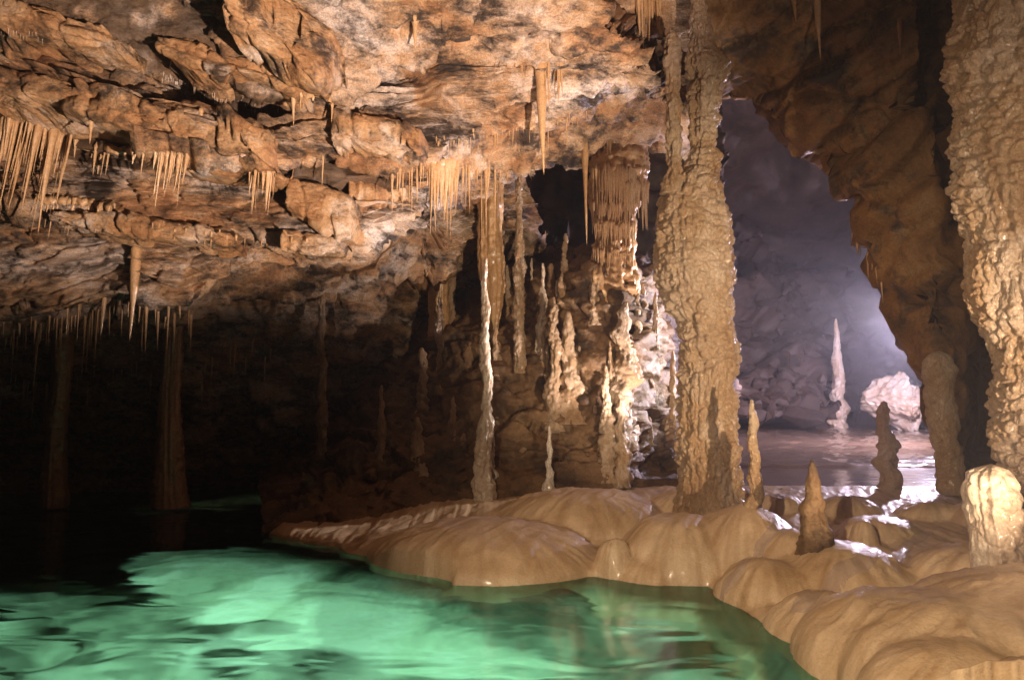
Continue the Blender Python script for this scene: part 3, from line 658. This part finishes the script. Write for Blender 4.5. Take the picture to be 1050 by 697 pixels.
for k, (x, tp, bt, w0, w1, ln, Y, lab) in enumerate(ST):
    if k not in (0, 1, 3, 4, 5, 6): w0 *= .75; w1 *= .78
    p = prof_of(x, tp, bt, w0, w1, ln, k + 40)
    if k not in (1,):
        hh = hit(x, bt, (bv_S, bv_F, bv_FF, bv_T))
        if hh is not None and hh.y < 26: Y = hh.y + .06
    if k == 6: Y = 8.1
    if k in (0, 11): Y -= .2; p[-1] = (bt + 4, p[-1][1] - 2, p[-1][2] + 2)
    pxm = (w0 + w1) / 2 / F * Y
    bt_p = at(x, bt, Y); zg = drop_on(bt_p[0], Y, bt_p[2] + .12)
    if bt_p[2] - 2 < zg < bt_p[2] + .3 or k:
        py_g = 348.5 - F * math.tan(math.atan2(zg - .12 - CAM[2], Y) - PITCH)
        py_g = min(max(py_g, bt + 14), bt + 150)
        hw = (p[-1][2] - p[-1][1]) * .22; p.append((py_g, p[-1][1] - hw, p[-1][2] + hw))
    if k in (5, 6):
        p = [(472,831,834),(480,829,837),(500,826,841),(520,823,846),(540,821,851),(568,815,860)] if k == 5 else [(361,957,966),(366,950,972),(380,947,977),(400,949,978),(430,954,980),(470,960,983),(506,962,987)]
        stag('stalagmite', p, Y, lab, 'stalagmite', 'slope' if k == 5 else 'column', .022, .10, 72, k, asym=.3); continue
    stag('stalagmite' if tp > 150 or k == 0 else 'thin_dripstone', p, Y, lab, 'stalagmite' if tp > 150 else 'column', 'white' if x == 860 else 'white' if k in (0, 11, 12, 13, 14, 16, 33) else 'column', min(.05, .22 * pxm + .004), max(.04, min(.13, pxm * .55)), 44 if pxm < .3 else 72, k + 60)

rnd = random.Random(77); n_ = 0
for k in range(140):
    if n_ >= 34: break
    x = rnd.uniform(445, 688); y = rnd.uniform(285, 462); hh = hit(x, y, (bv_S,))
    if hh is None or abs(x - 498) < 10: continue
    ht = rnd.uniform(9, 44) * (1 if y < 400 else .6); w_ = rnd.uniform(3, 7)
    p = prof_of(x, y - ht, y + 8, w_ * .6, w_ * 1.6, rnd.uniform(-1, 1), k, 8, .18)
    stag('stalagmite', p, hh.y + .03, 'small stalagmite among the crowd on the dark rock slope left of the tall central column', 'stalagmite', 'column', .014, .05, 24, k, 'small stalagmites crowding the slope'); n_ += 1
# white stump in front of the right-hand column
me, org = outline_mesh('stalagmite', [(481,1000,1030),(486,992,1034),(500,990,1038),(525,990,1040),(540,994,1042),(570,998,1046),(600,1000,1050),(640,996,1056)], 4.5, M['white'], 120, .012, .03, .16, .02, 16, 501)
tag(link('stalagmite', me, None, org), 'stubby wet white stalagmite stump in front of the massive right column', 'stalagmite')

# white boulder lit in the far chamber
def boulder_mesh(name, r, seed, m, n=28, sq=(1, 1, .7)):
    import bmesh
    rg = np.random.RandomState(seed); D = rg.normal(size=(15, 3)); D /= np.linalg.norm(D, axis=1, keepdims=True)
    D = D * rg.uniform(.75, 1.05, (15, 1)) * np.array(sq)
    bm = bmesh.new()
    for v in D: bm.verts.new(v)
    rr = bmesh.ops.convex_hull(bm, input=bm.verts); bmesh.ops.delete(bm, geom=[g_ for g_ in rr['geom_interior'] if isinstance(g_, bmesh.types.BMVert)], context='VERTS')
    bmesh.ops.bevel(bm, geom=list(bm.edges), offset=.07, segments=2, affect='EDGES', clamp_overlap=True)
    bmesh.ops.triangulate(bm, faces=bm.faces)
    for _ in range(2 if n < 40 else 4): bmesh.ops.subdivide_edges(bm, edges=[e for e in bm.edges if e.calc_length() > .12 * 22 / n], cuts=1); bmesh.ops.triangulate(bm, faces=bm.faces)
    P = np.array([v.co[:] for v in bm.verts]); nn = np.array([v.normal[:] for v in bm.verts])
    P = P + P * (.10 * fbm(P * 2.3 + seed, 4, seed) + (.22 if n > 40 else .03) * ridged(P * 4 + seed, 3, seed))[:, None]
    for v, c in zip(bm.verts, P * r): v.co = c
    me = bpy.data.meshes.new(name); bm.to_mesh(me); bm.free()
    me.polygons.foreach_set('use_smooth', np.full(len(me.polygons), n > 40)); me.materials.append(m); return me
bw = boulder_mesh('boulder', .98, 7, M['white'], 60, (1, .8, .95))
p = at(918, 412, 20.5); o = link('boulder', bw, None, p); tag(o, 'brilliant white boulder shining beside the arch in the misty chamber', 'boulder')

# ------------------------------------------------------------------ loose rocks
rnd = random.Random(21)
protos = [boulder_mesh('rock', 1, 30 + k, M['slope' if k < 3 else 'scree'], 22, (1, .8 + .1 * (k % 3), .5 + .1 * (k % 4))) for k in range(6)]
def rocks(cnt, xr, yr, sr, label, group, trees, zmin=-1, far=False):
    n_ = 0; tries = 0
    while n_ < cnt and tries < cnt * 6:
        tries += 1
        x, y = rnd.uniform(*xr), rnd.uniform(*yr); h = hit(x, y, trees)
        if h is None or h.z < zmin: continue
        s_ = rnd.uniform(*sr) * h.y / F
        o = link('rock', protos[rnd.randrange(3) + (3 if group.startswith(('far', 'scree')) else 0)], None, h - Vector((0, 0, .1 * s_))); o.scale = (s_,) * 3; o.rotation_euler = (rnd.uniform(-.4, .4), rnd.uniform(-.4, .4), rnd.uniform(0, 6.28))
        tag(o, label, 'rock', group); n_ += 1
rocks(40, (300, 480), (478, 548), (4, 13), 'rough brown rock in the rubble along the left shore', 'shore rubble', (bv_S,))
rocks(34, (600, 695), (430, 478), (3, 8), 'wet gleaming stone scattered left of the tall column foot', 'wet stones at the outflow', (bv_S, bv_FF))
rocks(60, (756, 870), (385, 432), (4, 13), 'angular boulder heaped at the foot of the far scree', 'far scree boulders', (bv_T, bv_FF))
rocks(16, (762, 846), (404, 432), (15, 30), 'large dark block in the pile left of the distant white stalagmite', 'far block pile', (bv_T, bv_FF))
rocks(60, (756, 850), (230, 385), (4, 12), 'dim boulder lying up the misty scree slope', 'scree slope boulders', (bv_T,))

# ------------------------------------------------------------------ stalactites
def stal_proto(seed, r=.09, m='curtain', name='stalactite'):
    V = []; Fq = []; cone_strip(V, Fq, (0, 0, 0.04), 1.04, r, seed, 14, 10, .05); return raw_mesh(name, np.array(V), np.array(Fq), M[m])
SP = [stal_proto(s) for s in range(6)]; SPW = [stal_proto(s, .055, 'white') for s in range(6)]
def hang(px_, py_, ln_px, w_px=None, white=False, label='', group=None, trees=None, Y=None, up=.05):
    h = Vector(at(px_, py_, Y)) if Y else hit(px_, py_, trees or (bv_L, bv_R, *LB))
    if h is None: return None
    ln = ln_px * h.y / F; base = .055 if white else .09
    sx = (w_px * .5 * h.y / F / base) if w_px else ln
    o = link('stalactite', (SPW if white else SP)[rnd.randrange(6)], None, h + Vector((0, base * sx * .7, up + .06 * min(1, ln))))
    o.scale = (sx, sx, ln + up); o.rotation_euler = (0, 0, rnd.uniform(0, 6.28)); tag(o, label, 'stalactite', group); return o
BIG = [ # px, py, len, width, label
 (555,68,122,17,'long central stalactite tapering from the middle of the bright ceiling slab'),
 (137,262,95,13,'large smooth stalactite hanging alone below the left wall ledge'),
 (839,-6,78,10,'slim stalactite hanging from the brown ceiling right of the tall column'),
 (425,22,32,9,'short amber stalactite on the upper ceiling left of the long central one'),
 (815,-4,30,8,'short curved stalactite just left of the slim one on the brown ceiling'),
 (925,20,40,10,'twisted brown stalactite near the top of the massive right column'),
 (106,305,42,6,'slim pale stalactite left of the large smooth one on the left wall'),
 (126,275,45,6,'thin stalactite close against the left side of the large smooth one'),
 (92,125,25,7,'short stalactite below the left end of the long rock ledge'),
 (205,118,26,5,'little stalactite in front of the middle of the long rock ledge'),
 (331,160,40,3,'hair-thin crooked stalactite below the white knob at ceiling centre-left'),
 (206,385,30,4,'small dim stalactite in the dark hollow at left'),
 (600,150,110,8,'long dim stalactite in the dark gap left of the draped column'),
]
for (x, y, ln, wd, lab) in BIG: hang(x, y, ln, wd, False, lab)
def fringe(pts, cnt, lr, wr, label, group, white=False, jit=4, trees=None):
    pts = np.array(pts, float)
    for k in range(cnt):
        t = (k + rnd.random()) / cnt * (len(pts) - 1); i = min(int(t), len(pts) - 2); f = t - i
        x, y = pts[i] * (1 - f) + pts[i + 1] * f
        hang(x, y + rnd.uniform(-jit, jit), lr[0] + (lr[1] - lr[0]) * rnd.random() ** 2.2, rnd.uniform(*wr) * rnd.uniform(.5, 1), white, label, group, trees)
fringe([(165,82),(200,92),(240,104),(290,118)], 60, (6, 15), (1.2, 2.2), 'tiny white straw stalactite in the fringe above the long rock ledge', 'straw fringe above the ledge', True)
fringe([(0,30),(45,38)], 14, (5, 11), (1.2, 2.2), 'tiny pale straw stalactite at the upper left corner of the ceiling', 'corner straws', True)
fringe([(505,62),(530,62),(548,66)], 7, (12, 30), (2, 4), 'short pale stalactite left of the long central one', 'stalactites beside the central one', False)
fringe([(558,66),(570,70),(576,72)], 6, (30, 70), (3, 6), 'slender stalactite clinging to the right of the long central one', 'companions of the central stalactite')
fringe([(445,150),(480,140),(520,133),(560,128),(604,112)], 48, (6, 34), (1.6, 3.6), 'small stalactite under the lower edge of the bright ceiling slab', 'fringe under the slab')
fringe([(650,-4),(664,-4),(680,0)], 9, (30, 70), (4, 8), 'ribbon stalactite hanging at the top left of the tall central column', 'ribbons beside the column top', False, 3)
fringe([(756,116),(775,128)], 5, (8, 18), (2.5, 4), 'short pointed stalactite under the arch edge right of the tall column', 'arch edge stalactites', False, 1)
fringe([(810,175),(826,182),(840,190)], 7, (10, 24), (3, 6), 'rusty stalactite at the lowest sag of the arch', 'arch sag stalactites', False, 2)
fringe([(872,240),(890,262),(905,290)], 8, (12, 26), (3, 5), 'thin brown spike along the right-hand curve of the arch', 'arch spikes', False, 2)
fringe([(0,340),(60,328),(110,310),(200,322)], 48, (14, 75), (2.5, 6), 'dim stalactite in the row under the left wall lip', 'row under the left lip', False, 9)
fringe([(0,395),(80,392),(190,372),(280,345)], 40, (12, 60), (2.5, 6), 'shadowed stalactite low in the dark left hollow', 'shadowed lower row', False, 12)
fringe([(150,232),(200,240),(262,248),(340,250)], 20, (6, 16), (2, 4), 'small stalactite on the lower ledge of the left wall', 'lower ledge stalactites', False, 3)
fringe([(400,180),(440,170),(480,172),(520,180)], 30, (14, 90), (2.5, 6), 'stalactite in the hanging curtains left of centre', 'central hanging stalactites', False, 6)

# curtains: ribbed draperies, each one thing
def curtain(pts, cnt, lr, wr, label, slant=0, trees=None, m='curtain'):
    pts = np.array(pts, float); it = []; V = []; Fq = []; o0 = None
    for k in range(cnt):
        t = (k + rnd.random() * .7) / cnt * (len(pts) - 1); i = min(int(t), len(pts) - 2); f = t - i
        x, y = pts[i] * (1 - f) + pts[i + 1] * f; h = hit(x, y + rnd.uniform(-3, 3), trees or (bv_L, bv_R, *LB))
        if h is None: continue
        ln = (lr[0] + (lr[1] - lr[0]) * (.5 + .5 * math.sin(k * .7 + cnt)) * rnd.uniform(.5, 1)) * h.y / F
        if o0 is None: o0 = np.array(h)
        cone_strip(V, Fq, (h.x, h.y + .01, h.z + .07), ln * rnd.choice((.5, .8, 1, 1.1)), rnd.uniform(*wr) * rnd.choice((.5, .8, 1, 1.5)) * .5 * h.y / F, k, 12, 8, .03, 1.5, (slant * ln, 0))
    if not V: return
    tops = [np.array(V[q]) for q in range(0, len(V), 13 * 8)]; tops.sort(key=lambda v: v[0]); b0 = len(V); n6 = 6
    for i_, c_ in enumerate(tops):
        for j_ in range(n6):
            V.append((c_[0], c_[1] + .035 * math.cos(j_ * math.pi / 3), c_[2] - .03 + .05 * math.sin(j_ * math.pi / 3)))
    for i_ in range(len(tops) - 1):
        for j_ in range(n6): Fq.append((b0 + i_ * n6 + j_, b0 + i_ * n6 + (j_ + 1) % n6, b0 + (i_ + 1) * n6 + (j_ + 1) % n6, b0 + (i_ + 1) * n6 + j_))
    o = link('flowstone_curtain', raw_mesh('flowstone_curtain', np.array(V) - o0, np.array(Fq), M[m]), None, o0); tag(o, label, 'curtain')
curtain([(-30,120),(0,122),(30,128),(75,140)], 80, (40, 120), (3, 6), 'wide orange curtain of ribs at the left edge of the wall', -.15)
curtain([(160,160),(178,160),(194,163)], 30, (30, 66), (2.5, 4.5), 'narrow rippled curtain on the left wall below the long ledge', -.12)
curtain([(255,177),(270,178),(284,180)], 18, (26, 64), (2, 4), 'pale stringy curtain under the right end of the long ledge', -.04)
curtain([(75,150),(110,158),(150,160)], 16, (8, 50), (2, 5), 'sparse curtain ribs between the wide orange curtain and the narrow one', -.1)
curtain([(35,208),(75,210),(118,216)], 34, (8, 44), (2.5, 5), 'short curtain draped over the middle ledge of the left wall', -.15)
curtain([(440,172),(455,168),(470,168)], 14, (50, 100), (5, 9), 'pinkish hanging curtain left of the amber column', 0)
curtain([(300,100),(325,100),(345,110)], 8, (14, 34), (4, 8), 'amber curtain folds dripping from the ceiling block', 0)
curtain([(655,0),(668,2)], 4, (40, 60), (6, 9), 'folded brown curtain above the gap left of the tall column')
# columns standing in the dark left water, and the amber column at centre-left
for k, (prof, Y, lab, m) in enumerate([
 ([(300,174,184),(345,168,186),(400,166,182),(440,163,184),(480,160,188),(520,158,192)], 9.4, 'dim broad-footed column standing in the dark water at left', 'curtain'),
 ([(330,56,74),(380,56,72),(440,50,66),(480,46,66),(520,44,68)], 9.4, 'dim column in the dark water nearest the left edge', 'curtain'),
 ([(168,488,520),(190,491,516),(230,491,514),(262,490,516),(290,492,518),(315,494,515),(335,498,511),(348,502,507)], 10.0, 'amber fluted column hanging left of the beaded thin column', 'curtain'),
 ([(225,436,462),(260,438,460),(300,440,458),(350,440,460),(400,436,462)], 10.8, 'reddish shaded column behind the left hanging curtains', 'curtain')]):
    me, org = outline_mesh('column', prof, Y, M[m], 60, .02, .02, .15, .03, 20, 700 + k); tag(link('dripstone_formation', me, None, org), lab, 'column')

# ------------------------------------------------------------------ running water on the flowstone
def stream(pts, w0, w1):
    pts = np.array(pts, float); n_ = 40; V = []
    t = np.linspace(0, len(pts) - 1, n_); xs = np.interp(t, range(len(pts)), pts[:, 0]); ys = np.interp(t, range(len(pts)), pts[:, 1])
    W = [hit(a, b, (bv_F,)) for a, b in zip(xs, ys)]; W = [w_ for w_ in W if w_]
    ww = np.array(W); k = np.ones(11) / 11
    ww[:, 0] = np.convolve(np.pad(ww[:, 0], 5, 'edge'), k, 'valid'); ww[:, 1] = np.convolve(np.pad(ww[:, 1], 5, 'edge'), k, 'valid')
    tg = np.gradient(ww[:, :2], axis=0); nn = np.stack([-tg[:, 1], tg[:, 0]], 1); nn /= np.linalg.norm(nn, axis=1, keepdims=True) + 1e-9
    for i in range(len(ww)):
        wd = w0 + (w1 - w0) * i / len(ww)
        for j in range(9):
            f = j / 8 * 2 - 1; q = ww[i, :2] + nn[i] * f * wd; z = drop_on(q[0], q[1], 2, (bv_F,)); V.append((q[0], q[1], z + .012 * (1 - f * f) + .002))
    structure(link('stream', raw_mesh('stream', np.array(V), grid_faces(len(ww), 9), M['stream'])))
stream([(802,528),(795,545),(775,565),(755,590),(738,604)], .035, .06)
stream([(955,545),(930,560),(890,575),(840,600),(815,635)], .05, .08)

# ------------------------------------------------------------------ cave air
hz = bpy.data.materials.new('cave_air'); hz.use_nodes = True; n = hz.node_tree.nodes; n.remove(n['Principled BSDF'])
pv = n.new('ShaderNodeVolumePrincipled'); pv.inputs['Density'].default_value = .0065; pv.inputs['Color'].default_value = (.9, .9, 1, 1); pv.inputs['Anisotropy'].default_value = .86
hz.node_tree.links.new(pv.outputs[0], n['Material Output'].inputs['Volume'])
x0, x1, y0, y1, z0, z1 = -26, 32, -12, 38, -8, 14
V = [(x, y, z) for z in (z0, z1) for y in (y0, y1) for x in (x0, x1)]
Fz = [(0, 2, 3, 1), (4, 5, 7, 6), (0, 1, 5, 4), (2, 6, 7, 3), (0, 4, 6, 2), (1, 3, 7, 5)]
o = link('haze', raw_mesh('haze', np.array(V), np.array(Fz), hz, False)); o['kind'] = 'stuff'
